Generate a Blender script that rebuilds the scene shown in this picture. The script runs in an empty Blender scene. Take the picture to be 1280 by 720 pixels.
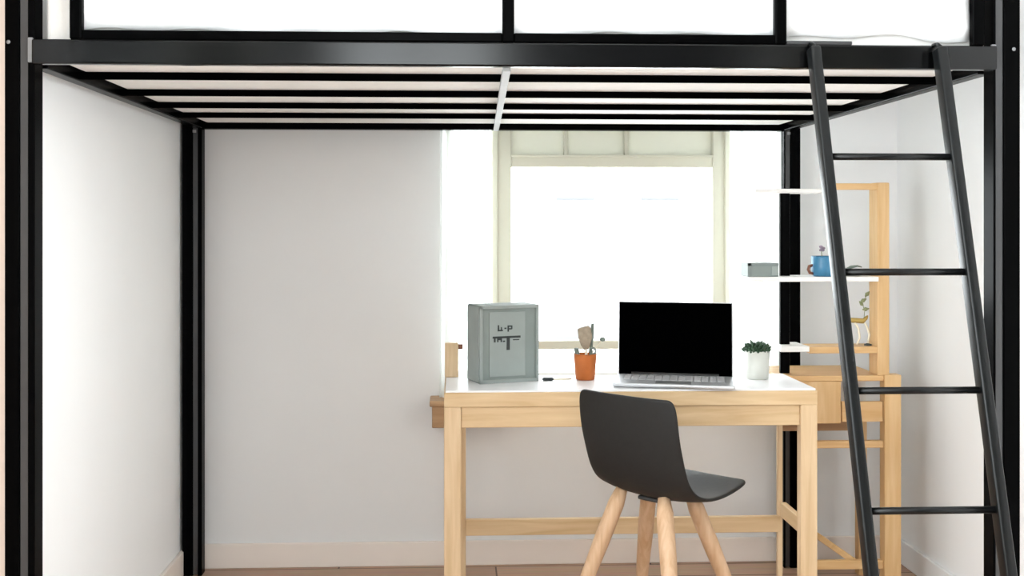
import bpy, bmesh, math, random
from mathutils import Vector, Matrix
random.seed(4)
C = bpy.context.scene.collection
PI = math.pi

# ------------------------------------------------------------------ camera (bed-aligned world, metres)
TH = 0.0407; FPX = 1287.0; VPX, VPY = 621.0, 282.0; H = 1.20
CX, CY = .0547, 2.1846
cth, sth = math.cos(TH), math.sin(TH)
CAM = Vector((-(cth*CX + sth*CY), -(-sth*CX + cth*CY), H))
def sc(x, y):                      # picture scale (px per metre) at a place
    return FPX/(CY + sth*x + cth*y)
def X(px, y):                      # world x of a measured column on the plane y
    k = (px-VPX)/FPX               # CX + c x - s y = k (CY + s x + c y)
    return (k*(CY + cth*y) - CX + sth*y)/(cth - k*sth)
def Z(py, x, y): return H - (py-VPY)/sc(x, y)

cd = bpy.data.cameras.new('camera'); cam = bpy.data.objects.new('camera', cd); C.objects.link(cam)
cam.location = CAM; cam.rotation_euler = (PI/2, 0, -TH)
cd.sensor_width = 36; cd.lens = 36*FPX/1280
cd.shift_x = (640-VPX)/1280; cd.shift_y = -(360-VPY)/1280
cd.clip_start = .02
bpy.context.scene.camera = cam

# ------------------------------------------------------------------ materials
def srgb(r, g, b):
    f = lambda v: (v/255/12.92 if v/255 <= .04045 else ((v/255+.055)/1.055)**2.4)
    return (f(r), f(g), f(b), 1)
def mat(name, col, rough=.6, metal=0, noise=0, nscale=20, bump=0, spec=.5, coat=0):
    m = bpy.data.materials.new(name); m.use_nodes = True
    nt = m.node_tree; b = nt.nodes['Principled BSDF']
    b.inputs['Base Color'].default_value = col
    b.inputs['Roughness'].default_value = rough
    b.inputs['Metallic'].default_value = metal
    b.inputs['Specular IOR Level'].default_value = spec
    b.inputs['Coat Weight'].default_value = coat
    if noise or bump:
        tc = nt.nodes.new('ShaderNodeTexCoord')
        n = nt.nodes.new('ShaderNodeTexNoise'); n.inputs['Scale'].default_value = nscale
        n.inputs['Detail'].default_value = 5
        nt.links.new(tc.outputs['Object'], n.inputs['Vector'])
        if noise:
            r = nt.nodes.new('ShaderNodeValToRGB')
            r.color_ramp.elements[0].position = .3; r.color_ramp.elements[1].position = .7
            r.color_ramp.elements[0].color = tuple(c*(1-noise) for c in col[:3])+(1,)
            r.color_ramp.elements[1].color = tuple(min(1, c*(1+noise)) for c in col[:3])+(1,)
            nt.links.new(n.outputs['Fac'], r.inputs['Fac']); nt.links.new(r.outputs['Color'], b.inputs['Base Color'])
        if bump:
            bp = nt.nodes.new('ShaderNodeBump'); bp.inputs['Strength'].default_value = bump
            bp.inputs['Distance'].default_value = .01
            nt.links.new(n.outputs['Fac'], bp.inputs['Height']); nt.links.new(bp.outputs['Normal'], b.inputs['Normal'])
    return m
def wood(name, c1, c2, axis='X', rough=.5, scale=14):
    m = bpy.data.materials.new(name); m.use_nodes = True
    nt = m.node_tree; b = nt.nodes['Principled BSDF']; b.inputs['Roughness'].default_value = rough
    tc = nt.nodes.new('ShaderNodeTexCoord'); mp = nt.nodes.new('ShaderNodeMapping')
    s = {'X': (1, 12, 12), 'Y': (12, 1, 12), 'Z': (12, 12, 1)}[axis]; mp.inputs['Scale'].default_value = s
    n = nt.nodes.new('ShaderNodeTexNoise'); n.inputs['Scale'].default_value = scale/4; n.inputs['Detail'].default_value = 6
    n.inputs['Distortion'].default_value = .6
    r = nt.nodes.new('ShaderNodeValToRGB'); r.color_ramp.elements[0].position = .3; r.color_ramp.elements[1].position = .72
    r.color_ramp.elements[0].color = c1; r.color_ramp.elements[1].color = c2
    nt.links.new(tc.outputs['Object'], mp.inputs['Vector']); nt.links.new(mp.outputs['Vector'], n.inputs['Vector'])
    nt.links.new(n.outputs['Fac'], r.inputs['Fac']); nt.links.new(r.outputs['Color'], b.inputs['Base Color'])
    return m
M = {}
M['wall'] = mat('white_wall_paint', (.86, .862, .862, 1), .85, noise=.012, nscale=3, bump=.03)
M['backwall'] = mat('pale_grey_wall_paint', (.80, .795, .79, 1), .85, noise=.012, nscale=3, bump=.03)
M['ceiling'] = mat('ceiling_paint', (.82, .82, .81, 1), .9, noise=.01, nscale=4)
M['base'] = mat('baseboard_paint', srgb(240, 229, 220), .5, noise=.01, nscale=6)
M['peach'] = mat('peach_trim_paint', srgb(236, 214, 198), .5, noise=.01, nscale=6)
M['black'] = mat('black_powder_coat', (.0012, .0012, .0013, 1), .25, noise=.2, nscale=60, spec=.02)
M['blackgloss'] = mat('glossy_black_rail', (.0012, .0012, .0013, 1), .17, noise=.2, nscale=60, spec=.36)
M['slat'] = mat('matt_black_slat', (.0012, .0012, .0013, 1), .8, noise=.2, nscale=60, spec=.0)
M['glint_stop'] = mat('grey_glint_and_stop_steel', (.055, .055, .057, 1), .35, metal=.2, noise=.05, nscale=40)  # highlight stripe painted onto the bed posts; also the ladder stop's own grey
M['silver'] = mat('silver_metal', (.26, .265, .27, 1), .4, metal=.5, noise=.04, nscale=40)
M['beam'] = mat('light_grey_painted_steel', (.30, .30, .295, 1), .5, noise=.05, nscale=40)
M['ladder'] = mat('black_ladder_steel', (.0022, .0028, .003, 1), .35, noise=.2, nscale=60, spec=.3)
M['wx'] = wood('birch_along_x', srgb(199, 166, 123), srgb(221, 193, 153), 'X')
M['wy'] = wood('birch_along_y', srgb(199, 166, 123), srgb(221, 193, 153), 'Y')
M['wz'] = wood('birch_along_z', srgb(205, 173, 132), srgb(225, 197, 160), 'Z')
M['oz'] = wood('honey_pine_along_z', srgb(206, 164, 110), srgb(223, 188, 140), 'Z')
M['ox'] = wood('honey_pine_along_x', srgb(205, 160, 104), srgb(221, 184, 134), 'X')
M['legwood'] = wood('beech_chair_leg', srgb(192, 153, 115), srgb(216, 182, 149), 'Z', scale=20)
M['dark_wood'] = wood('aged_oak', srgb(164, 126, 89), srgb(192, 156, 117), 'X')
M['top'] = mat('white_laminate', (.86, .86, .87, 1), .35, noise=.01, nscale=10)
M['shelfwhite'] = mat('white_lacquered_shelf', (.86, .84, .81, 1), .45, noise=.01, nscale=10)
M['sheet'] = mat('white_cotton', (.84, .84, .84, 1), .9, noise=.02, nscale=30, bump=.15)
M['mattress'] = mat('mattress_ticking', (.82, .80, .77, 1), .9, noise=.02, nscale=50, bump=.1)
M['chair'] = mat('charcoal_plastic_shell', srgb(38, 37, 36), .5, noise=.05, nscale=80, bump=.04, spec=.2)
M['chairmetal'] = mat('dark_bracket', (.03, .03, .03, 1), .5, noise=.1, nscale=50)
M['cream'] = mat('cream_window_paint', srgb(226, 225, 208), .5, noise=.01, nscale=10)
M['greybox'] = mat('grey_green_card', srgb(134, 143, 139), .7, noise=.05, nscale=12)
M['greybox2'] = mat('light_grey_card', srgb(150, 158, 154), .7, noise=.05, nscale=12)
M['ink'] = mat('dark_print', srgb(50, 56, 56), .7, noise=.05, nscale=60)
M['terracotta'] = mat('tan_leather_cup', srgb(180, 96, 34), .55, noise=.08, nscale=30)
M['bristle'] = mat('beige_bristle', srgb(158, 142, 122), .8, noise=.15, nscale=90, bump=.3)
M['greengrey'] = mat('grey_green_plastic', srgb(112, 122, 112), .6, noise=.05, nscale=40)
M['pale'] = mat('pale_stick', srgb(232, 222, 200), .6, noise=.04, nscale=30)
M['screen'] = mat('black_glass_screen', (.0004, .0004, .0005, 1), .2, noise=.05, nscale=10, spec=.0)
M['alu'] = mat('laptop_aluminium', (.66, .67, .69, 1), .35, metal=.6, noise=.02, nscale=40)
M['key'] = mat('laptop_keys', (.42, .42, .43, 1), .5, noise=.05, nscale=40)
M['pot'] = mat('white_ceramic', srgb(204, 204, 196), .4, noise=.02, nscale=20)
M['soil'] = mat('dark_soil', srgb(60, 48, 38), .95, noise=.3, nscale=90, bump=.5)
M['leaf'] = mat('succulent_green', srgb(34, 62, 36), .55, noise=.25, nscale=30)
M['olive'] = mat('olive_leaf', srgb(128, 134, 96), .55, noise=.15, nscale=30)
M['brass'] = mat('aged_brass', srgb(176, 150, 84), .4, metal=.5, noise=.1, nscale=40)
M['blue'] = mat('blue_enamel', srgb(62, 124, 160), .35, noise=.06, nscale=14)
M['brown'] = mat('brown_leather', srgb(122, 74, 54), .6, noise=.08, nscale=40)
M['purple'] = mat('mauve_dried_flower', srgb(150, 134, 150), .8, noise=.15, nscale=90)
M['facade'] = mat('pale_render_facade', (.80, .80, .80, 1), .9, noise=.01, nscale=1)
M['facadeglass'] = mat('facade_window_glass', (.085, .087, .09, 1), .6, noise=.02, nscale=3)
M['plaster'] = mat('white_lamp_plaster', (.8, .8, .8, 1), .6, noise=.01, nscale=3)

def floor_mat():
    m = bpy.data.materials.new('brown_wood_floor'); m.use_nodes = True; nt = m.node_tree
    b = nt.nodes['Principled BSDF']; b.inputs['Roughness'].default_value = .45
    tc = nt.nodes.new('ShaderNodeTexCoord'); br = nt.nodes.new('ShaderNodeTexBrick')
    br.inputs['Scale'].default_value = 1; br.inputs['Brick Width'].default_value = 1.1; br.inputs['Row Height'].default_value = .12
    br.inputs['Mortar Size'].default_value = .003; br.inputs['Color1'].default_value = srgb(204, 170, 146)
    br.inputs['Color2'].default_value = srgb(184, 150, 128); br.inputs['Mortar'].default_value = srgb(96, 70, 56)
    n = nt.nodes.new('ShaderNodeTexNoise'); n.inputs['Scale'].default_value = 3
    mp = nt.nodes.new('ShaderNodeMapping'); mp.inputs['Scale'].default_value = (2, 24, 2)
    mx = nt.nodes.new('ShaderNodeMix'); mx.data_type = 'RGBA'; mx.blend_type = 'MULTIPLY'; mx.inputs[0].default_value = .35
    nt.links.new(tc.outputs['Object'], br.inputs['Vector']); nt.links.new(tc.outputs['Object'], mp.inputs['Vector'])
    nt.links.new(mp.outputs['Vector'], n.inputs['Vector'])
    nt.links.new(br.outputs['Color'], mx.inputs[6]); nt.links.new(n.outputs['Color'], mx.inputs[7])
    nt.links.new(mx.outputs[2], b.inputs['Base Color'])
    return m
M['floor'] = floor_mat()
def glass_mat():
    m = bpy.data.materials.new('clear_window_glass'); m.use_nodes = True; nt = m.node_tree
    nt.nodes.remove(nt.nodes['Principled BSDF']); out = nt.nodes['Material Output']
    t = nt.nodes.new('ShaderNodeBsdfTransparent'); t.inputs[0].default_value = (.97, .98, .98, 1)
    g = nt.nodes.new('ShaderNodeBsdfGlossy'); g.inputs['Roughness'].default_value = .03
    fr = nt.nodes.new('ShaderNodeFresnel'); fr.inputs['IOR'].default_value = 1.25
    mx = nt.nodes.new('ShaderNodeMixShader')
    nt.links.new(fr.outputs[0], mx.inputs[0]); nt.links.new(t.outputs[0], mx.inputs[1]); nt.links.new(g.outputs[0], mx.inputs[2])
    nt.links.new(mx.outputs[0], out.inputs[0]); return m
M['glass'] = glass_mat()
def sheer(name, col, tr, transp):
    m = bpy.data.materials.new(name); m.use_nodes = True; nt = m.node_tree
    nt.nodes.remove(nt.nodes['Principled BSDF']); out = nt.nodes['Material Output']
    d = nt.nodes.new('ShaderNodeBsdfDiffuse'); d.inputs[0].default_value = col
    t = nt.nodes.new('ShaderNodeBsdfTranslucent'); t.inputs[0].default_value = col
    p = nt.nodes.new('ShaderNodeBsdfTransparent')
    a = nt.nodes.new('ShaderNodeMixShader'); a.inputs[0].default_value = tr
    b = nt.nodes.new('ShaderNodeMixShader'); b.inputs[0].default_value = transp
    nt.links.new(d.outputs[0], a.inputs[1]); nt.links.new(t.outputs[0], a.inputs[2])
    nt.links.new(a.outputs[0], b.inputs[1]); nt.links.new(p.outputs[0], b.inputs[2])
    nt.links.new(b.outputs[0], out.inputs[0]); return m
M['sheer'] = sheer('white_voile', (.93, .96, .95, 1), .55, .25)
M['blind'] = sheer('cream_blind_fabric', srgb(240, 240, 230), .15, .0)

# ------------------------------------------------------------------ geometry helpers
def bx(bm, x0, x1, y0, y1, z0, z1, bev=0, mtx=None, seg=2):
    t = bmesh.new()
    bmesh.ops.create_cube(t, size=1)
    for v in t.verts:
        v.co = Vector(((x0+x1)/2 + v.co.x*(x1-x0), (y0+y1)/2 + v.co.y*(y1-y0), (z0+z1)/2 + v.co.z*(z1-z0)))
    if bev: bmesh.ops.bevel(t, geom=t.edges[:], offset=bev, segments=seg, affect='EDGES', profile=.5)
    if mtx: t.transform(mtx)
    merge(bm, t)
def merge(bm, t):
    me = bpy.data.meshes.new('tmp'); t.to_mesh(me); t.free(); bm.from_mesh(me); bpy.data.meshes.remove(me)
def tube(bm, pts, rad, n=12, caps=True, flat=1):
    pts = [Vector(p) for p in pts]; rr = rad if isinstance(rad, (list, tuple)) else [rad]*len(pts)
    rings = []
    up = None
    for i, p in enumerate(pts):
        d = (pts[min(i+1, len(pts)-1)] - pts[max(i-1, 0)]).normalized()
        if up is None: up = Vector((0, 0, 1)) if abs(d.z) < .9 else Vector((1, 0, 0))
        a = (up - d*up.dot(d)).normalized(); b = d.cross(a); up = a
        rings.append([bm.verts.new(p + (a*math.cos(2*PI*k/n) + b*math.sin(2*PI*k/n)*flat)*rr[i]) for k in range(n)])
    for r, s in zip(rings, rings[1:]):
        for k in range(n): bm.faces.new((r[k], r[(k+1) % n], s[(k+1) % n], s[k]))
    if caps:
        bm.faces.new(rings[0][::-1]); bm.faces.new(rings[-1])
def lathe(bm, prof, c=(0, 0, 0), n=28):
    rings = []
    for r, z in prof:
        rings.append([bm.verts.new((c[0]+max(r, 1e-4)*math.cos(2*PI*k/n), c[1]+max(r, 1e-4)*math.sin(2*PI*k/n), c[2]+z)) for k in range(n)])
    for r, s in zip(rings, rings[1:]):
        for k in range(n): bm.faces.new((r[k], r[(k+1) % n], s[(k+1) % n], s[k]))
    if prof[0][0] > 0: bm.faces.new(rings[0][::-1])
    if prof[-1][0] > 0: bm.faces.new(rings[-1])
def ball(bm, c, r, s=(1, 1, 1), seg=12):
    t = bmesh.new(); bmesh.ops.create_uvsphere(t, u_segments=seg, v_segments=max(6, seg//2+2), radius=r)
    for v in t.verts: v.co = Vector((v.co.x*s[0], v.co.y*s[1], v.co.z*s[2])) + Vector(c)
    merge(bm, t)
def obj(name, bm, m, parent=None, smooth=False, kind=None):
    bmesh.ops.recalc_face_normals(bm, faces=bm.faces)
    me = bpy.data.meshes.new(name); bm.to_mesh(me); bm.free()
    o = bpy.data.objects.new(name, me); me.materials.append(M[m] if isinstance(m, str) else m)
    if smooth:
        for p in me.polygons: p.use_smooth = True
    C.objects.link(o)
    if parent:
        o.parent = parent
    if kind: o['kind'] = kind
    return o
def one(name, m, parent=None, kind=None, **k):
    bm = bmesh.new(); bx(bm, *k['b'], bev=k.get('bev', 0), mtx=k.get('mtx'), seg=k.get('seg', 2)); return obj(name, bm, m, parent, kind=kind)
def tag(o, label, cat, group=None):
    o['label'] = label; o['category'] = cat
    if group: o['group'] = group
    return o
def thing(name, label, cat, loc=(0, 0, 0), rz=0, group=None):
    o = bpy.data.objects.new(name, None); C.objects.link(o); o.empty_display_size = .05
    o.location = loc; o.rotation_euler = (0, 0, rz); return tag(o, label, cat, group)

# ------------------------------------------------------------------ room shell
XL, XR, YB, YF, ZC = -1.085, 1.45, 1.47, -3.3, 2.75
S = 'structure'
one('floor', 'floor', kind=S, b=(XL-.1, XR+.1, YF-.1, YB+.1, -.08, 0))
one('ceiling', 'ceiling', kind=S, b=(XL-.1, XR+.1, YF-.1, YB+.1, ZC, ZC+.08))
SY0, SZ0, SZ1 = -2.9, .35, 2.45; SYE = {'wall_left': -.45, 'wall_right': -1.25}        # made-up side windows, unseen, added to let in fill light
for nm, a, b in (('wall_left', XL-.1, XL), ('wall_right', XR, XR+.1)):
    bm = bmesh.new(); SY1 = SYE[nm]
    bx(bm, a, b, YF-.1, SY0, 0, ZC); bx(bm, a, b, SY1, YB+.1, 0, ZC); bx(bm, a, b, SY0, SY1, 0, SZ0); bx(bm, a, b, SY0, SY1, SZ1, ZC)
    obj(nm, bm, 'wall', kind=S)
# back wall with the window opening
WX0, WX1 = X(556, YB), X(985, YB); WZ0, WZ1 = .64, 2.15
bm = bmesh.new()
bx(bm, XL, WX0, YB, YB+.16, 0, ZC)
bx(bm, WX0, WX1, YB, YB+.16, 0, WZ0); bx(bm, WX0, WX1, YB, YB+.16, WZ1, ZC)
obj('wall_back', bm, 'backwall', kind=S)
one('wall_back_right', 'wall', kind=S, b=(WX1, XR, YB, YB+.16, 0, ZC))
# unseen wall behind the camera, with a window added for fill light
FX0, FX1, FZ0, FZ1 = -.80, .12, 1.0, 2.4
bm = bmesh.new()
bx(bm, XL, FX0, YF-.12, YF, 0, ZC); bx(bm, FX1, XR, YF-.12, YF, 0, ZC)
bx(bm, FX0, FX1, YF-.12, YF, 0, FZ0); bx(bm, FX0, FX1, YF-.12, YF, FZ1, ZC)
obj('unseen_dark_wall_front', bm, mat('bounce_cutting_dark_paint', (.07, .072, .075, 1), .85, noise=.02, nscale=3), kind=S)  # made dark to cut frontal bounce and reflections in the black metal
# baseboards
one('baseboard_back', 'base', kind=S, b=(XL+.014, XR-.014, YB-.014, YB, 0, .085), bev=.003)
one('baseboard_left', 'base', kind=S, b=(XL, XL+.014, YF, YB, 0, .085), bev=.003)
one('baseboard_right', 'wall', kind=S, b=(XR-.014, XR, YF, YB, 0, .085), bev=.003)
# pale peach door casing on the left wall, just in front of the bed post
one('trim_1', 'peach', kind=S, b=(XL, XL+.016, -.16, .05, .085, 2.2), bev=.003)

# window behind the desk
win = bpy.data.objects.new('window_1', None); C.objects.link(win); win['kind'] = S; win.location = ((WX0+WX1)/2, YB, WZ0)
bpy.context.view_layer.update()
def wpart(name, bm, m):
    o = obj(name, bm, m); o.parent = win; o.matrix_parent_inverse = win.matrix_world.inverted(); return o
fy0, fy1 = YB+.03, YB+.10
def wx(px): return X(px, fy0)
jl0, jl1, jr0, jr1 = wx(614), wx(639), wx(891), wx(913)
tz0, tz1 = Z(209, .3, fy0), Z(195, .3, fy0)
rz0, rz1 = Z(437, .3, fy0), Z(426, .3, fy0)
bm = bmesh.new()
bx(bm, jl0, jl1, fy0, fy1, WZ0, WZ1, .004); bx(bm, jr0, jr1, fy0, fy1, WZ0, WZ1, .004)
bx(bm, WX0, WX0+.03, fy0, fy1, WZ0, WZ1, .004); bx(bm, WX1-.03, WX1, fy0, fy1, WZ0, WZ1, .004)
bx(bm, WX0, WX1, fy0, fy1, WZ1-.05, WZ1, .004); bx(bm, WX0, WX1, fy0, fy1, WZ0, WZ0+.03, .004)
bx(bm, jl0+.004, jl0+.022, fy0-.012, fy0+.01, WZ0, WZ1, .003)
bx(bm, jr1-.022, jr1-.004, fy0-.012, fy0+.01, WZ0, WZ1, .003)
wpart('window_frame', bm, 'cream')
bm = bmesh.new(); bx(bm, jl1, jr0, fy0+.005, fy1-.005, tz0, tz1, .004); bx(bm, jl1, jr0, fy0-.004, fy0+.01, tz1-.004, tz1+.004, .001)
wpart('transom_bar', bm, 'cream')
bm = bmesh.new(); bx(bm, jl1, jr0, fy0+.005, fy1-.005, rz0, rz1, .004); wpart('lower_bar', bm, 'cream')
for px in (708, 784):
    bm = bmesh.new(); bx(bm, wx(px)-.008, wx(px)+.008, fy0+.01, fy1-.01, tz1, WZ1-.05, .003); wpart('muntin', bm, 'cream')
bm = bmesh.new(); bx(bm, jl1, jr0, fy0+.03, fy0+.033, tz1, WZ1-.05); wpart('transom_blind', bm, 'blind')
bm = bmesh.new(); bx(bm, WX0+.03, WX1-.03, fy1-.008, fy1-.004, WZ0+.03, WZ1-.05); wpart('pane', bm, 'glass')

win2 = bpy.data.objects.new('added_fill_window_2', None); C.objects.link(win2); win2['kind'] = S; win2.location = (0, YF, FZ0)  # made-up window, added for fill and for the front rail's highlight
bpy.context.view_layer.update()
bm = bmesh.new()
for a in (FX0, FX0+.5*(FX1-FX0)-.03, FX1-.06): bx(bm, a, a+.06, YF-.09, YF-.03, FZ0, FZ1, .004)
bx(bm, FX0, FX1, YF-.09, YF-.03, FZ0, FZ0+.05, .004); bx(bm, FX0, FX1, YF-.09, YF-.03, FZ1-.05, FZ1, .004)
o = obj('window_frame', bm, 'cream'); o.parent = win2; o.matrix_parent_inverse = win2.matrix_world.inverted()
bm = bmesh.new(); bx(bm, FX0+.06, FX1-.06, YF-.062, YF-.058, FZ0+.05, FZ1-.05)
o = obj('pane', bm, 'glass'); o.parent = win2; o.matrix_parent_inverse = win2.matrix_world.inverted()

for nm, a, SY1 in (('added_fill_window_3', XL-.07, SYE['wall_left']), ('added_fill_window_4', XR+.03, SYE['wall_right'])):  # added out of view to brighten the opposite side walls
    sw = bpy.data.objects.new(nm, None); C.objects.link(sw); sw['kind'] = S; sw.location = (a, (SY0+SY1)/2, SZ0)
    wb = Vector(sw.location); my = (SY0+SY1)/2
    bm = bmesh.new()
    for c0 in (SY0, my-.025, SY1-.05): bx(bm, a, a+.04, c0, c0+.05, SZ0, SZ1, .004)
    bx(bm, a, a+.04, SY0, SY1, SZ0, SZ0+.05, .004); bx(bm, a, a+.04, SY0, SY1, SZ1-.05, SZ1, .004)
    o = obj('window_frame', bm, 'cream', sw)
    for v in o.data.vertices: v.co -= wb
    bm = bmesh.new(); bx(bm, a+.018, a+.022, SY0+.05, SY1-.05, SZ0+.05, SZ1-.05)
    o = obj('pane', bm, 'glass', sw)
    for v in o.data.vertices: v.co -= wb
# curtains
def curtain(x0, x1, z0, z1, y, ph, label):
    bm = bmesh.new(); n = 60; cols = []
    for i in range(n+1):
        t = i/n; x = x0+(x1-x0)*t; col = []
        for j in range(9):
            q = j/8; z = z1+(z0-z1)*q
            yy = y + .012*math.sin(t*PI*2*5+ph)*(.7+.3*q) + .005*math.sin(t*31+ph+q*2)
            col.append(bm.verts.new((x+.004*math.sin(q*3+t*9), yy, z)))
        cols.append(col)
    for a, b in zip(cols, cols[1:]):
        for j in range(8): bm.faces.new((a[j], b[j], b[j+1], a[j+1]))
    o = obj('sheer_curtain', bm, 'sheer', smooth=True)
    return tag(o, label, 'curtain', 'sheer curtains at the window')
cy = YB-.045
curtain(X(549, cy), X(613, cy), .575, 2.2, cy, 0, 'white sheer curtain hanging left of the window beside the grey wall')
curtain(X(914, cy), X(1003, cy), .575, 2.2, cy, 1.4, 'white sheer curtain hanging right of the window behind the potted plant')
rod = thing('curtain_rod', 'white curtain rod above the window behind the bed', 'curtain rod', (X(760, cy), cy, 2.21))
bm = bmesh.new(); tube(bm, [(-.66, 0, 0), (.70, 0, 0)], .009, 12); obj('rod', bm, 'shelfwhite', rod, True)
for s in (-.6, .64):
    bm = bmesh.new(); bx(bm, s-.01, s+.01, -.01, .045, -.012, .012, .002); obj('bracket', bm, 'shelfwhite', rod)

# pale building across the street
bd = thing('apartment_building', 'pale overexposed building with rows of windows seen through the window', 'building', (3.2, 14, -4))
bm = bmesh.new(); bx(bm, -2.4, 4.0, 0, 5, 0, 12); obj('facade', bm, 'facade', bd)
for i in range(4):
    for j in range(4):
        a, b = -1.75+i*1.35, 1.2+j*2.2
        bm = bmesh.new(); bx(bm, a, a+.6, -.01, .02, b, b+1.2); bx(bm, a-.08, a+.68, -.08, .0, b-.12, b-.02); obj('window', bm, 'facadeglass', bd)

# ------------------------------------------------------------------ loft bed
bed = thing('loft_bed', 'black metal loft bed frame standing over the desk', 'bed', (0, .7, 0))
def bpart(name, bm, m, parent=bed, smooth=False):
    o = obj(name, bm, m, None, smooth)
    o.parent = parent
    base = Vector((0, .7, 0))
    for v in o.data.vertices: v.co -= base
    return o
W2 = 1.04; D = 1.404; ZB, ZT = 1.532, 1.583; PZ = 1.98
for sx in (-1, 1):
    for yc, rear in ((0, 0), (D, 1)):
        a = lambda u: sx*(W2+u-(.009 if sx > 0 else 0))                          # u > 0 outward
        bm = bmesh.new()
        def bb(u0, u1, y0, y1, z0, z1, bev): bx(bm, min(a(u0), a(u1)), max(a(u0), a(u1)), y0, y1, z0, z1, bev)
        bb(.000, .036, yc-.022, yc+.022, 0, PZ, .002); bb(-.022 if sx > 0 else -.031, -.017, yc-.022, yc+.022, 0, PZ, .002)
        post = bpart('post', bm, 'black')
        bm = bmesh.new(); bb(-.0172, .0002, yc-.018, yc+.018, .005, PZ-.004, .0015); bpart('glint_strip', bm, 'glint_stop', post)  # grey tone paints the reflected highlight between the two black tubes
        bm = bmesh.new(); bb(-.024 if sx > 0 else -.033, .038, yc-.024, yc+.024, PZ, PZ+.012, .003); bpart('end_cap', bm, 'black', post)
        bm = bmesh.new(); ball(bm, (a(.022), yc-.022, 1.578), .0042, (1, .5, 1)); bpart('bolt', bm, 'silver', post, True)
        if not rear:
            bm = bmesh.new(); bb(-.029, -.019, yc-.027, yc-.0215, ZB+.004, ZT+.004, .001); bpart('bracket', bm, 'silver', post)
        else:
            bm = bmesh.new(); bb(-.012, .0, yc-.024, yc-.021, ZB-.014, ZB-.004, .001); bpart('bracket', bm, 'silver', post)
for nm, y0, y1 in (('front_rail', -.034, -.014), ('rear_rail', D-.02, D+.02)):
    bm = bmesh.new(); bx(bm, -W2+.029, W2-.029, y0, y1, ZB, ZT, .004, seg=3); bpart(nm, bm, 'blackgloss' if nm == 'front_rail' else 'black')
for sx in (-1, 1):
    bm = bmesh.new(); bx(bm, min(sx*(W2-.036), sx*(W2-.004)), max(sx*(W2-.036), sx*(W2-.004)), .034, D-.034, ZB, ZT, .003); bpart('side_rail', bm, 'black')
    bm = bmesh.new(); bx(bm, min(sx*(W2-.025), sx*W2), max(sx*(W2-.025), sx*W2), .034, D-.034, 1.92, 1.95, .004); bpart('end_guard_rail', bm, 'black')
for yy in (.218, .516, .792, 1.057):
    bm = bmesh.new(); bx(bm, -W2+.034, W2-.034, yy-.013, yy+.013, 1.5365, 1.551, .001); bpart('slat', bm, 'slat')
bx0 = X(633, 0); bm = bmesh.new(); bx(bm, -.009, .009, -.69, .69, 1.526, 1.5358, .002, Matrix.Translation(((bx0+X(620, D-.02))/2, .684, 0)) @ Matrix.Rotation(math.atan2(bx0-X(620, D-.02), 1.38), 4, 'Z')); bpart('centre_beam', bm, 'beam')
# guard rails
GZ = 1.95
gx = [X(97, -.02), X(635, -.02), X(974, -.02)]
for i, gxx in enumerate(gx):
    bm = bmesh.new(); bx(bm, gxx-.0125, gxx+.0125, -.034, -.014, ZT, GZ, .004, seg=3); bpart('guard_upright', bm, 'black')
g3 = X(1220, -.02)
bm = bmesh.new(); bx(bm, g3-.013, g3+.013, -.034, -.014, ZT, GZ, .004, seg=3); bpart('guard_upright', bm, 'black')
for x0, x1 in ((gx[0], gx[1]), (gx[1], gx[2])):
    for z0, z1 in ((ZT, ZT+.020), (1.93, 1.95)):
        bm = bmesh.new(); bx(bm, x0+.0125, x1-.0125, -.032, -.014, z0, z1, .003, seg=3); bpart('guard_rail', bm, 'black')
bm = bmesh.new(); bx(bm, gx[2]+.0125, X(1063, -.02), -.032, -.014, ZT, ZT+.008, .002); bpart('ladder_stop', bm, 'glint_stop')
for z0 in (1.76, 1.93):
    bm = bmesh.new(); bx(bm, -W2+.036, W2-.036, D-.012, D+.012, z0, z0+.02, .003); bpart('rear_guard_rail', bm, 'black')

# mattress and bedding
mx0, mx1 = X(97, .0), X(1211, .0)
bm = bmesh.new(); bx(bm, -.996, .996, -.001, D-.03, 1.5515, 1.70, .012, seg=3)
mt = obj('mattress', bm, 'mattress', smooth=False); tag(mt, 'white mattress lying on the black slats of the loft bed', 'mattress')
bm = bmesh.new()
def duvet(bm):
    nx, prof = 110, [(.016, 1.602), (.012, 1.63), (.012, 1.66), (.014, 1.70), (.03, 1.735), (.07, 1.75), (.3, 1.76), (.7, 1.765), (1.1, 1.76), (1.34, 1.75), (1.37, 1.72), (1.372, 1.66)]
    g = []
    for i in range(nx+1):
        t = i/nx; row = []; x = mx0-.004 + (mx1-mx0+.008)*t
        for j, (y, z) in enumerate(prof):
            w = .004*math.sin(t*23+j*.5)+.003*math.sin(t*57+j*.9)
            e = max(0, (t-.93)/.07)                    # rumpled right end
            dy = (w if j > 4 else -abs(w)*.9) - e*.0
            row.append(bm.verts.new((x + e*.012*math.sin(j*1.7) - e*(.012 if j < 3 else 0), y-.022+dy*.9 + e*.004*math.sin(j*2.1), z+w*1.4+.004*math.sin(t*11+j))))
        g.append(row)
    for a, b in zip(g, g[1:]):
        for j in range(len(prof)-1): bm.faces.new((a[j], b[j], b[j+1], a[j+1]))
duvet(bm)
dv = obj('duvet', bm, 'sheet', smooth=True); tag(dv, 'white crumpled duvet spread over the loft bed mattress', 'duvet')
sd = dv.modifiers.new('solid', 'SOLIDIFY'); sd.thickness = .004; sd.offset = 1

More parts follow.
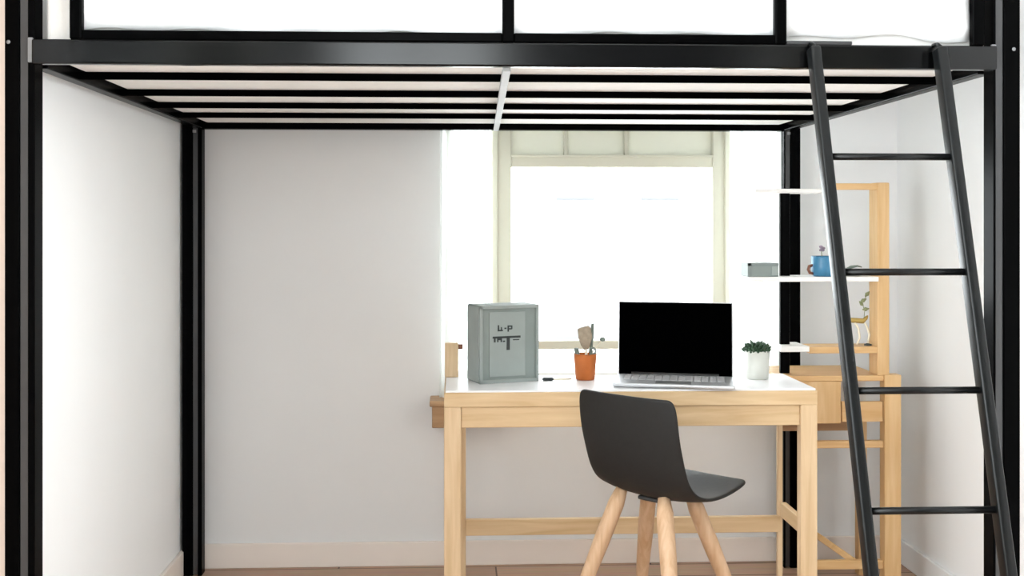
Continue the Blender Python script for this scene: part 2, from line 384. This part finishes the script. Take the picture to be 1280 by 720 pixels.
# ladder
LYT = -.055
lt = Vector((X(1096, LYT), LYT, Z(60, .8, LYT)))
q = Vector((X(1165.5, -.215), -.215, Z(638, .9, -.215)))
dirv = (q-lt).normalized(); foot = lt + dirv*(lt.z-.002)/(-dirv.z)
lad = thing('ladder', 'black metal ladder leaning on the front rail of the loft bed', 'ladder', foot)
HW = .1345
def lp(x, y, z): return Vector((x, y, z))-Vector(foot)
side = Vector((1, 0, 0)); nrm = side.cross(dirv).normalized()
def onlad(z, s): t = (lt.z-z)/(-dirv.z); return lt+dirv*t+side*s
for s in (-HW, HW):
    a, b = onlad(lt.z+.0, s), onlad(.002, s)
    L = (a-b).length; mid = (a+b)/2 - Vector(foot)
    xax = side; zax = (a-b).normalized(); yax = zax.cross(xax).normalized(); xax = yax.cross(zax)
    mt_ = Matrix((xax, yax, zax)).transposed().to_4x4(); mt_.translation = mid
    bm = bmesh.new(); bx(bm, -.011, .011, -.016, .016, -L/2+.006, L/2, .005, mt_, 3); st = obj('stile', bm, 'ladder', lad, True)
    bm = bmesh.new(); bx(bm, -.012, .012, -.017, .017, -L/2, -L/2+.03, .004, mt_, 2); obj('rubber_foot', bm, 'chairmetal', st)
    h = onlad(lt.z, s)
    bm = bmesh.new(); tube(bm, [h-Vector(foot)+Vector(v) for v in ((0, 0, -.02), (0, -.002, .004), (0, .012, .0105), (0, .03, .0105))], .0045, 8); obj('hook', bm, 'ladder', st, True)
for py in (196, 340, 488, 638, 792):
    zz = None
    for it in range(30):
        if zz is None: zz = 1.0
        p = onlad(zz, 0); zz = Z(py, p.x, p.y)
    a, b = onlad(zz, -HW), onlad(zz, HW)
    bm = bmesh.new(); tube(bm, [a-Vector(foot), b-Vector(foot)], .0072, 14); obj('rung', bm, 'ladder', lad, True)

# ------------------------------------------------------------------ desk
DY0, DY1 = .70, 1.00
dxl, dxr = X(555, DY0), X(1022, DY0)
DT = Z(488, .1, DY0)              # top height
desk = thing('desk', 'light birch desk with a white top in front of the window', 'desk', ((dxl+dxr)/2, (DY0+DY1)/2, 0))
db = Vector(desk.location)
def P(parent, base, name, bm, m, smooth=False):
    o = obj(name, bm, m, parent, smooth)
    for v in o.data.vertices: v.co -= base
    return o
dp = lambda n, bm, m, par=desk, sm=False: P(par, db, n, bm, m, sm)
bm = bmesh.new(); bx(bm, dxl+.004, dxr-.004, DY0+.004, DY1, DT-.006, DT, .0015); dp('tabletop', bm, 'top')
bm = bmesh.new(); bx(bm, dxl, dxr, DY0, DY1+.002, DT-.046, DT-.0055, .002); dp('top_frame', bm, 'wx')
lw = .048
for x0 in (dxl, dxr-lw):
    bm = bmesh.new(); bx(bm, x0, x0+lw, DY0, DY0+.035, 0, DT-.046, .003); dp('leg', bm, 'wz')
    xr = X(571, DY1-.035) if x0 == dxl else X(974.5, DY1-.035)
    bm = bmesh.new(); bx(bm, xr, xr+(.028 if x0 == dxl else .016), DY1-.018, DY1, 0, DT-.046, .003); dp('leg', bm, 'wz')
    xs = x0+.012 if x0 == dxl else x0+.026
    bm = bmesh.new(); bx(bm, xs-.0, xs+.018, DY0+.035, DY1-.035, .30, .345, .002); dp('side_stretcher', bm, 'wy')
    bm = bmesh.new(); bx(bm, xs, xs+.018, DY0+.035, DY1-.035, DT-.105, DT-.046, .002); dp('side_apron', bm, 'wy')
bm = bmesh.new(); bx(bm, dxl+lw, dxr-lw, DY0+.008, DY0+.026, DT-.105, DT-.046, .002); dp('front_apron', bm, 'wx')
z1, z0 = Z(648, .3, DY1-.03), Z(668, .3, DY1-.03)
bm = bmesh.new(); bx(bm, X(582, DY1-.03), X(976, DY1-.03), DY1-.03, DY1-.012, z0, z1, .002); dp('rear_stretcher', bm, 'wx')
bm = bmesh.new(); bx(bm, X(582, DY1-.03), X(976, DY1-.03), DY1-.03, DY1-.012, DT-.105, DT-.046, .002); dp('rear_apron', bm, 'wx')
# short upright with a dowel knob at the back left corner
uy = DY1-.03; ux0, ux1 = X(556, uy), X(573, uy)
bm = bmesh.new(); bx(bm, ux0, ux1, uy-.012, uy+.012, DT, Z(428, 0, uy), .003); up = dp('back_upright', bm, 'wz')
bm = bmesh.new(); tube(bm, [(ux1-.004, uy, Z(433, 0, uy)), (ux1+.014, uy, Z(433, 0, uy))], .008, 12); dp('dowel_knob', bm, 'brown', up, True)

# wall ledge behind the desk
ly0 = YB-.12; lx0, lx1 = X(537, ly0), X(640, ly0)
led = thing('wall_ledge', 'brown wooden ledge box fixed to the wall behind the left end of desk', 'shelf', ((lx0+lx1)/2, YB-.06, Z(535, 0, ly0)))
lb = Vector(led.location)
za, zb = Z(535, 0, ly0), Z(501, 0, ly0)
bm = bmesh.new(); bx(bm, lx0, lx1, ly0, YB, zb-.02, zb, .003); P(led, lb, 'top_board', bm, 'dark_wood')
bm = bmesh.new(); bx(bm, lx0+.008, lx1-.008, ly0+.006, YB, za, zb-.02, .003); P(led, lb, 'box_body', bm, 'dark_wood')

# ------------------------------------------------------------------ chair
chy = .615; chx = X(825, chy)
ch = thing('desk_chair', 'charcoal shell chair with four tapered beech legs turned towards the desk', 'chair', (chx, chy, 0), -PI/4)
def shell():
    bm = bmesh.new()
    # (forward y, z, half width, edge lift)
    prof = [(-.172, .757, .136), (-.1705, .748, .152), (-.166, .71, .157), (-.158, .65, .157), (-.147, .595, .157), (-.130, .545, .157), (-.104, .505, .158),
            (-.068, .478, .160), (-.02, .463, .162), (.035, .459, .165), (.09, .465, .168), (.145, .476, .168), (.19, .485, .160), (.212, .487, .137)]
    n = 20; g = []
    for k, (f, z, hw) in enumerate(prof):
        row = []; s = k/(len(prof)-1)
        # local normal
        a = prof[max(k-1, 0)]; b = prof[min(k+1, len(prof)-1)]
        t = Vector((b[0]-a[0], b[1]-a[1])).normalized(); nv = Vector((-t.y, t.x))
        for i in range(n+1):
            u = i/n*2-1
            lift = .020*abs(u)**2.5*(.6 if s < .3 else 1.0)*math.sin(PI*min(1, .15+s*.9))**.5
            row.append(bm.verts.new((u*hw, f+nv.x*lift, z+nv.y*lift)))
        g.append(row)
    for r, q_ in zip(g, g[1:]):
        for i in range(n): bm.faces.new((r[i], r[i+1], q_[i+1], q_[i]))
    return bm
so = obj('seat_shell', shell(), 'chair', ch, True)
md = so.modifiers.new('thick', 'SOLIDIFY'); md.thickness = .010; md.offset = 0
md = so.modifiers.new('sub', 'SUBSURF'); md.levels = md.render_levels = 2
bm = bmesh.new(); bx(bm, -.045, .035, -.043, .037, .452, .463, .004); bpm = obj('under_bracket', bm, 'chairmetal', ch)
for sx in (-1, 1):
    for sy in (-1, 1):
        bm = bmesh.new()
        p0 = Vector((sx*.068-.008, sy*.066-.006, .463 if sy > 0 else .4805)); p1 = Vector((sx*.20-.008, sy*.20-.006, .005))
        tube(bm, [p0, p0.lerp(p1, .08), p0.lerp(p1, .3), p1, p1-Vector((0, 0, .005))], [.016, .0225, .0225, .013, .012], 16); obj('leg', bm, 'legwood', ch, True)

# ------------------------------------------------------------------ things on the desk
# grey box with print
gy = .895; gxl = X(603, gy-.06)
gb = thing('storage_box', 'grey upright card box with dark printed marks on left side of desk', 'box', (X(629, gy), gy, DT), .33)
w, d, h = .188, .105, .228
bm = bmesh.new()
bx(bm, -w/2, w/2, -d/2+.008, d/2, 0, h, .002)
obj('body', bm, 'greybox', gb)
bm = bmesh.new()
for b in ((-w/2, -w/2+.010, 0, h), (w/2-.008, w/2, 0, h), (-w/2, w/2, 0, .010), (-w/2, w/2, h-.010, h)):
    bx(bm, b[0], b[1], -d/2, -d/2+.0085, b[2], b[3], .0015)
obj('front_rim', bm, 'greybox2', gb)
one('side_panel', 'greybox2', gb, b=(-w/2-.003, -w/2, -d/2+.004, d/2-.004, .004, h-.004), bev=.001)
bm = bmesh.new(); bx(bm, -.062, .052, -d/2+.005, -d/2+.0085, .018, h-.02, .0008); obj('front_sheet', bm, 'greybox2', gb)
yy = -d/2+.0046
def mark(x0, x1, z0, z1, bm): bx(bm, x0, x1, yy-.0008, yy+.0008, z0, z1)
bm = bmesh.new()
X0 = -.012
# upper line: three small letter-like marks
mark(X0-.024, X0-.020, .152, .170, bm); mark(X0-.020, X0-.008, .152, .156, bm); mark(X0-.014, X0-.011, .156, .164, bm)
mark(X0-.003, X0+.003, .158, .162, bm)
mark(X0+.007, X0+.011, .150, .168, bm); mark(X0+.011, X0+.020, .164, .168, bm); mark(X0+.018, X0+.022, .157, .168, bm); mark(X0+.011, X0+.020, .156, .160, bm)
obj('print_mark', bm, 'ink', gb)
bm = bmesh.new()
mark(X0-.040, X0+.048, .131, .137, bm); mark(X0-.036, X0-.031, .120, .131, bm); mark(X0-.026, X0-.022, .120, .137, bm); mark(X0-.015, X0-.011, .120, .137, bm)
mark(X0-.022, X0-.015, .126, .131, bm); mark(X0-.008, X0-.001, .120, .124, bm)
mark(X0+.004, X0+.014, .096, .137, bm); mark(X0+.024, X0+.044, .124, .127, bm)
obj('print_mark', bm, 'ink', gb)

# pencil
pn = thing('pencil', 'pale pencil with a dark end lying between grey box and orange cup', 'pencil', (X(696, .88), .88, DT))
bm = bmesh.new(); tube(bm, [(-.012, 0, .004), (.045, .004, .004)], .0028, 8); obj('shaft', bm, 'pale', pn, True)
bm = bmesh.new(); tube(bm, [(-.044, -.003, .005), (-.040, -.003, .005), (-.014, 0, .005), (-.010, 0, .004)], [.002, .0050, .0050, .0028], 10); obj('dark_end', bm, 'ink', pn, True)

# cup with brushes
cpy = .90; cpx = X(731.5, cpy)
cup = thing('pencil_cup', 'orange tan cup standing on the desk between box and laptop', 'cup', (cpx, cpy, DT))
ck = sc(cpx, cpy)
bm = bmesh.new(); lathe(bm, [(.0, 0), (.026, 0), (.029, .004), (.0345, .070), (.0355, .078), (.033, .078), (.031, .070), (.026, .008), (0, .006)], n=32); obj('cup_body', bm, 'terracotta', cup, True)
def stick(name, label, cat, pts, r, m, parts=()):
    t = thing(name, label, cat, (cpx, cpy, DT+.008))
    bm = bmesh.new(); tube(bm, pts, r, 10); obj('handle', bm, m, t, True)
    for n_, f, mm in parts:
        bm = bmesh.new(); f(bm); obj(n_, bm, mm, t, True)
stick('paint_brush', 'brush with a broad beige head standing in the orange cup', 'brush', [(.004, -.006, 0), (.002, -.004, .085)], .004, 'pale',
      (('brush_head', lambda b: tube(b, [(.002, -.004, .082), (.001, -.004, .095), (0, -.004, .118), (-.004, -.004, .146), (-.005, -.004, .150)], [.006, .014, .021, .020, .014], 14, flat=.45), 'bristle'),))
stick('wooden_ruler', 'thin grey green stick standing tallest in the orange cup', 'stick', [(.012, .006, 0), (.020, .008, .100), (.024, .008, .158)], [.004, .005, .0045], 'greengrey')
stick('marker', 'stubby grey green marker leaning left in the orange cup', 'marker', [(-.010, .004, .002), (-.026, .004, .082), (-.0265, .004, .086)], [.006, .0075, .006], 'greengrey')
stick('scissors', 'grey green rounded grip poking from right side of the orange cup', 'scissors', [(.014, -.008, .002), (.021, -.008, .070)], .005, 'greengrey',
      (('grip', lambda b: tube(b, [(.021+.009*math.cos(a*PI/6), -.008, .078+.010*math.sin(a*PI/6)) for a in range(13)], .003, 8), 'greengrey'),))
stick('dried_stem', 'thin pale stem with a grey bud leaning right from the orange cup', 'stem', [(.016, .014, .03), (.026, .02, .075), (.052, .026, .105)], .0016, 'pale',
      (('bud', lambda b: (ball(b, (.056, .026, .110), .009, (1, .8, .8)),), 'greengrey'),))

# laptop
lpy = .805; lp_ = thing('laptop', 'open silver laptop with a black screen on the desk', 'laptop', (X(843, lpy+.04), lpy+.04, DT+.0005), -.24)
LW, LD = .342, .19
bm = bmesh.new(); bx(bm, -LW/2, LW/2, -LD+.045, .045, .002, .013, .004, seg=3)
for sx in (-1, 1):
    for yy_ in (-LD+.06, .03): bx(bm, sx*.13-.01, sx*.13+.01, yy_-.004, yy_+.004, 0, .003)
base = obj('base', bm, 'alu', lp_)
bm = bmesh.new()
for r in range(5):
    for c_ in range(13):
        bx(bm, -.145+c_*.0225, -.145+c_*.0225+.019, -.070+r*.018, -.070+r*.018+.015, .0125, .0145, .0006, seg=1)
obj('keyboard', bm, 'key', lp_)
bm = bmesh.new(); bx(bm, -.05, .05, -.135, -.080, .0125, .0134, .0003, seg=1); obj('trackpad', bm, 'silver', lp_)
rot = Matrix.Translation((0, .047, .004)) @ Matrix.Rotation(-.13, 4, 'X')
bm = bmesh.new(); bx(bm, -LW/2, LW/2, .0, .007, 0, .228, .003, rot, 3); lid = obj('lid', bm, 'alu', lp_)
bm = bmesh.new(); bx(bm, -LW/2+.003, LW/2-.003, -.0012, .0002, .004, .2255, .0004, rot, 1); obj('screen', bm, 'screen', lid)
bm = bmesh.new(); tube(bm, [(-.13, .047, .013), (.13, .047, .013)], .006, 10); obj('hinge', bm, 'chairmetal', lp_, True)

# potted plant
ppy = .90; pp = thing('potted_succulent', 'small dark green succulent in a white pot on right side of desk', 'plant', (X(946, ppy), ppy, DT), .3)
bm = bmesh.new()
t = bmesh.new(); 
lathe(t, [(0, 0), (.033, 0), (.0355, .003), (.0385, .085), (.0365, .085), (.034, .070), (0, .070)], n=32)
merge(bm, t); pot = obj('pot', bm, 'pot', pp, True)
bm = bmesh.new(); lathe(bm, [(0, .066), (.033, .072), (.02, .075), (0, .077)], n=24); obj('soil', bm, 'soil', pp, True)
bm = bmesh.new()
for k in range(70):
    a = k*2.399; r_ = .022*math.sqrt(k/70); hh = .038+.010*random.random()-(r_/.022)**2*.018
    el = 1.4-(r_/.022)*.85
    d_ = Vector((math.cos(a)*math.cos(el), math.sin(a)*math.cos(el), math.sin(el)))
    p0 = Vector((math.cos(a)*r_, math.sin(a)*r_, .074))
    tube(bm, [p0, p0+d_*hh*.45, p0+d_*hh*.8, p0+d_*hh], [.003, .0062, .0045, .0008], 6)
obj('foliage', bm, 'leaf', pp, True)

# ------------------------------------------------------------------ shelving desk right of the desk
UY0, UY1 = 1.08, 1.33
un = thing('shelving_desk', 'honey wooden console with drawer and raised shelves right of the desk', 'shelving unit', (X(1050, UY0), (UY0+UY1)/2, 0))
ub = Vector(un.location); U = lambda n, bm, m, par=un, sm=False: P(par, ub, n, bm, m, sm)
def ux(px): return X(px, UY0)
def uz(py): return Z(py, 1.0, UY0)
ztop = uz(470)
# console box
bm = bmesh.new(); bx(bm, ux(975), ux(1105), UY0, UY1, ztop-.018, ztop, .003); U('console_top', bm, 'ox')
bm = bmesh.new(); bx(bm, ux(975), ux(1052), UY0+.003, UY1-.01, uz(530), ztop-.018, .003); U('cabinet_box', bm, 'oz')
bm = bmesh.new(); bx(bm, ux(1053), ux(1104), UY0+.14, UY1-.02, uz(530), ztop-.018, .002); U('niche_back', bm, 'shelfwhite')
bm = bmesh.new(); bx(bm, ux(1053), ux(1104), UY0+.002, UY0+.022, uz(528), uz(503), .002); dr = U('drawer', bm, 'ox')
bm = bmesh.new(); bx(bm, ux(1053), ux(1104), UY0+.022, UY0+.14, uz(528), uz(526), .001); U('drawer_bottom', bm, 'ox')
bm = bmesh.new(); bx(bm, ux(1002), ux(1105), UY0+.004, UY0+.022, uz(561), uz(552), .002); U('lower_rail', bm, 'ox')
bm = bmesh.new(); bx(bm, ux(1002), ux(1105), UY1-.03, UY1-.012, uz(556), uz(530), .002); U('rear_panel', bm, 'dark_wood')
bm = bmesh.new(); bx(bm, ux(1105), ux(1126), UY0-.005, UY0+.035, 0, uz(469), .003); U('leg', bm, 'oz')
bm = bmesh.new(); bx(bm, ux(1002), ux(1019), UY0, UY0+.035, 0, uz(530), .003); U('leg', bm, 'oz')
for a in (X(1003, UY1-.035), ux(1106)):
    bm = bmesh.new(); bx(bm, a, a+.030, UY1-.035, UY1, 0, uz(530), .003); U('leg', bm, 'oz')
bm = bmesh.new(); bx(bm, ux(1019), ux(1105), UY0+.004, UY0+.022, uz(713), uz(702), .002); U('front_stretcher', bm, 'ox')
# slanting brace
a = Vector((ux(1072), UY0+.02, uz(706))); b = Vector((ux(1014), UY1-.03, uz(669)))
bm = bmesh.new(); dv_ = (a-b); L = dv_.length; za_ = dv_.normalized(); xa_ = Vector((0, 1, 0)).cross(za_).normalized(); ya_ = za_.cross(xa_)
mt_ = Matrix((xa_, ya_, za_)).transposed().to_4x4(); mt_.translation = (a+b)/2
bx(bm, -.010, .010, -.008, .008, -L/2, L/2, .002, mt_); U('brace', bm, 'ox')
# hutch
bm = bmesh.new(); bx(bm, ux(1097), ux(1112), UY0, UY0+.07, ztop, uz(228), .003); U('upright', bm, 'oz')
bm = bmesh.new(); bx(bm, ux(983), ux(995), UY0+.06, UY0+.075, ztop, uz(241), .002); U('rear_upright', bm, 'black')
bm = bmesh.new(); bx(bm, ux(1041), ux(1097), UY0, UY0+.03, uz(237), uz(229), .002); U('top_rail', bm, 'ox')
bm = bmesh.new(); bx(bm, ux(944), ux(1041), UY0, UY0+.13, uz(241), uz(236), .002); U('shelf', bm, 'shelfwhite')
bm = bmesh.new(); bx(bm, ux(934), ux(1097), UY0-.01, UY0+.13, uz(352), uz(346), .002); U('shelf', bm, 'shelfwhite')
bm = bmesh.new(); bx(bm, ux(976), ux(1012), UY0, UY0+.13, uz(440), uz(433), .002); U('shelf', bm, 'shelfwhite')
bm = bmesh.new(); bx(bm, ux(1012), ux(1097), UY0, UY0+.10, uz(442), uz(434), .002); U('shelf', bm, 'ox')
zs = uz(346); zs2 = uz(434)

# shelf things
sb = thing('small_box', 'small grey framed box at left end of the middle shelf', 'box', (ux(955), UY0+.05, zs))
k = sc(1, UY0)
w_ = 39/k; h_ = 17/k
bm = bmesh.new(); bx(bm, -w_/2, w_/2, -.04, .04, 0, h_, .002); obj('body', bm, 'greybox', sb)
bm = bmesh.new()
for q4 in ((-w_/2, -w_/2+.012, 0, h_), (-w_/2, w_/2, h_-.009, h_)): bx(bm, q4[0], q4[1], -.0425, -.0395, q4[2], q4[3], .0006)
obj('front_rim', bm, mat('darker_grey_card', srgb(126, 134, 132), .7, noise=.05, nscale=20), sb)
bm = bmesh.new(); bx(bm, w_/2-.022, w_/2-.004, -.042, -.0395, .004, h_-.010, .0006); obj('end_label', bm, 'greybox2', sb)

mg = thing('mug', 'blue mug with brown handle on the middle shelf beside the ladder', 'mug', (ux(1034), UY0+.03, zs), 0)
bm = bmesh.new(); lathe(bm, [(0, 0), (.030, 0), (.0375, .006), (.040, .03), (.040, .062), (.0385, .066), (.036, .062), (.035, .012), (0, .008)], n=32); obj('mug_body', bm, 'blue', mg, True)
bm = bmesh.new(); tube(bm, [(-.038, -.004, .036), (-.050, -.005, .033), (-.053, -.005, .022), (-.048, -.004, .012), (-.036, -.003, .009)], .0048, 10); obj('handle', bm, 'brown', mg, True)
fl = thing('dried_flower', 'small mauve dried flower standing in the blue mug', 'flower', (ux(1031), UY0+.03, zs+.010))
bm = bmesh.new(); tube(bm, [(.004, 0, 0), (0, 0, .075)], .0014, 6); obj('stem', bm, 'olive', fl, True)
bm = bmesh.new()
for k_ in range(14):
    a = k_*2.4; ball(bm, (.008*math.cos(a)*(k_ % 3)/2, .008*math.sin(a)*(k_ % 3)/2, .080+.006*math.sin(k_*1.3)), .0042, seg=8)
obj('flower_head', bm, 'purple', fl, True)

tr = thing('trinket_dish', 'tiny dark trinket dish on the middle shelf right of the ladder', 'dish', (ux(1070), UY0+.03, zs))
bm = bmesh.new(); lathe(bm, [(0, 0), (.022, 0), (.034, .010), (.038, .020), (.036, .020), (.031, .011), (0, .005)], n=28); obj('bowl', bm, 'pot', tr, True)
bm = bmesh.new(); tube(bm, [(-.030, -.01, .022), (-.01, -.012, .030), (.012, -.01, .034), (.03, 0, .030)], [.002, .005, .003, .002], 8); obj('trinket', bm, 'greengrey', tr, True)

orn = thing('brass_ornament', 'small brass and olive branch ornament on the lowest shelf by the upright', 'ornament', (ux(1080), UY0+.04, zs2))
def oz(py): return uz(py)-zs2
def ox(px): return ux(px)-ux(1080)
bm = bmesh.new(); lathe(bm, [(0, 0), (.012, 0), (.012, .004), (.004, .007), (0, .008)], (ox(1091), 0, 0), 18); obj('foot', bm, 'ink', orn, True)
bm = bmesh.new(); tube(bm, [(ox(1091), 0, .005), (ox(1093), 0, oz(420)), (ox(1090), 0, oz(410)), (ox(1086), 0, oz(403))], .0034, 10); obj('stem', bm, 'pale', orn, True)
bm = bmesh.new(); tube(bm, [(ox(1077), .0, .003), (ox(1081), 0, oz(424)), (ox(1079), 0, oz(412)), (ox(1074), 0, oz(404))], .0034, 10); obj('stem', bm, 'pale', orn, True)
bm = bmesh.new(); tube(bm, [(ox(1058), 0, oz(401)), (ox(1072), 0, oz(402)), (ox(1085), 0, oz(403)), (ox(1089), 0, oz(399)), (ox(1091), 0, oz(396))], [.005, .0085, .0085, .006, .002], 12, flat=.7); obj('body', bm, 'brass', orn, True)
bm = bmesh.new()
tube(bm, [(ox(1086), 0, oz(402)), (ox(1087), 0, oz(390)), (ox(1084), 0, oz(380)), (ox(1090), 0, oz(370))], .0012, 6)
for (px_, py_, ang) in ((1085, 377, .5), (1090, 369, .9), (1083, 381, 2.4), (1088, 388, .2)):
    p0 = Vector((ox(px_), 0, oz(py_))); d2 = Vector((math.cos(ang), -.2, math.sin(ang)))
    tube(bm, [p0-d2*.010, p0, p0+d2*.012], [.001, .007, .001], 8, flat=.4)
obj('leaf_sprig', bm, 'olive', orn, True)

# ------------------------------------------------------------------ daylight
w = bpy.data.worlds.new('daylight'); bpy.context.scene.world = w; w.use_nodes = True
nt = w.node_tree; bg = nt.nodes['Background']
bg.inputs['Color'].default_value = (.935, .975, 1.0, 1); bg.inputs['Strength'].default_value = 1.6
def portal(name, loc, rx, sx_, sy_):
    l = bpy.data.lights.new(name, 'AREA'); l.shape = 'RECTANGLE'; l.size = sx_; l.size_y = sy_
    l.cycles.is_portal = True
    o = bpy.data.objects.new(name, l); C.objects.link(o); o.location = loc; o.rotation_euler = rx if isinstance(rx, tuple) else (rx, 0, 0)
portal('daylight_portal_back', ((WX0+WX1)/2, YB+.15, (WZ0+WZ1)/2), -PI/2, WX1-WX0, WZ1-WZ0)
portal('daylight_portal_front', ((FX0+FX1)/2, YF-.11, (FZ0+FZ1)/2), PI/2, FX1-FX0, FZ1-FZ0)
SY1 = SYE['wall_left']
portal('daylight_portal_left', (XL-.09, (SY0+SY1)/2, (SZ0+SZ1)/2), (0, -PI/2, 0), SZ1-SZ0, SY1-SY0)
SY1 = SYE['wall_right']
portal('daylight_portal_right', (XR+.09, (SY0+SY1)/2, (SZ0+SZ1)/2), (0, PI/2, 0), SZ1-SZ0, SY1-SY0)

vs = bpy.context.scene.view_settings
vs.view_transform = 'Standard'; vs.look = 'None'; vs.gamma = 1; vs.use_curve_mapping = False
vs.exposure = 2.84
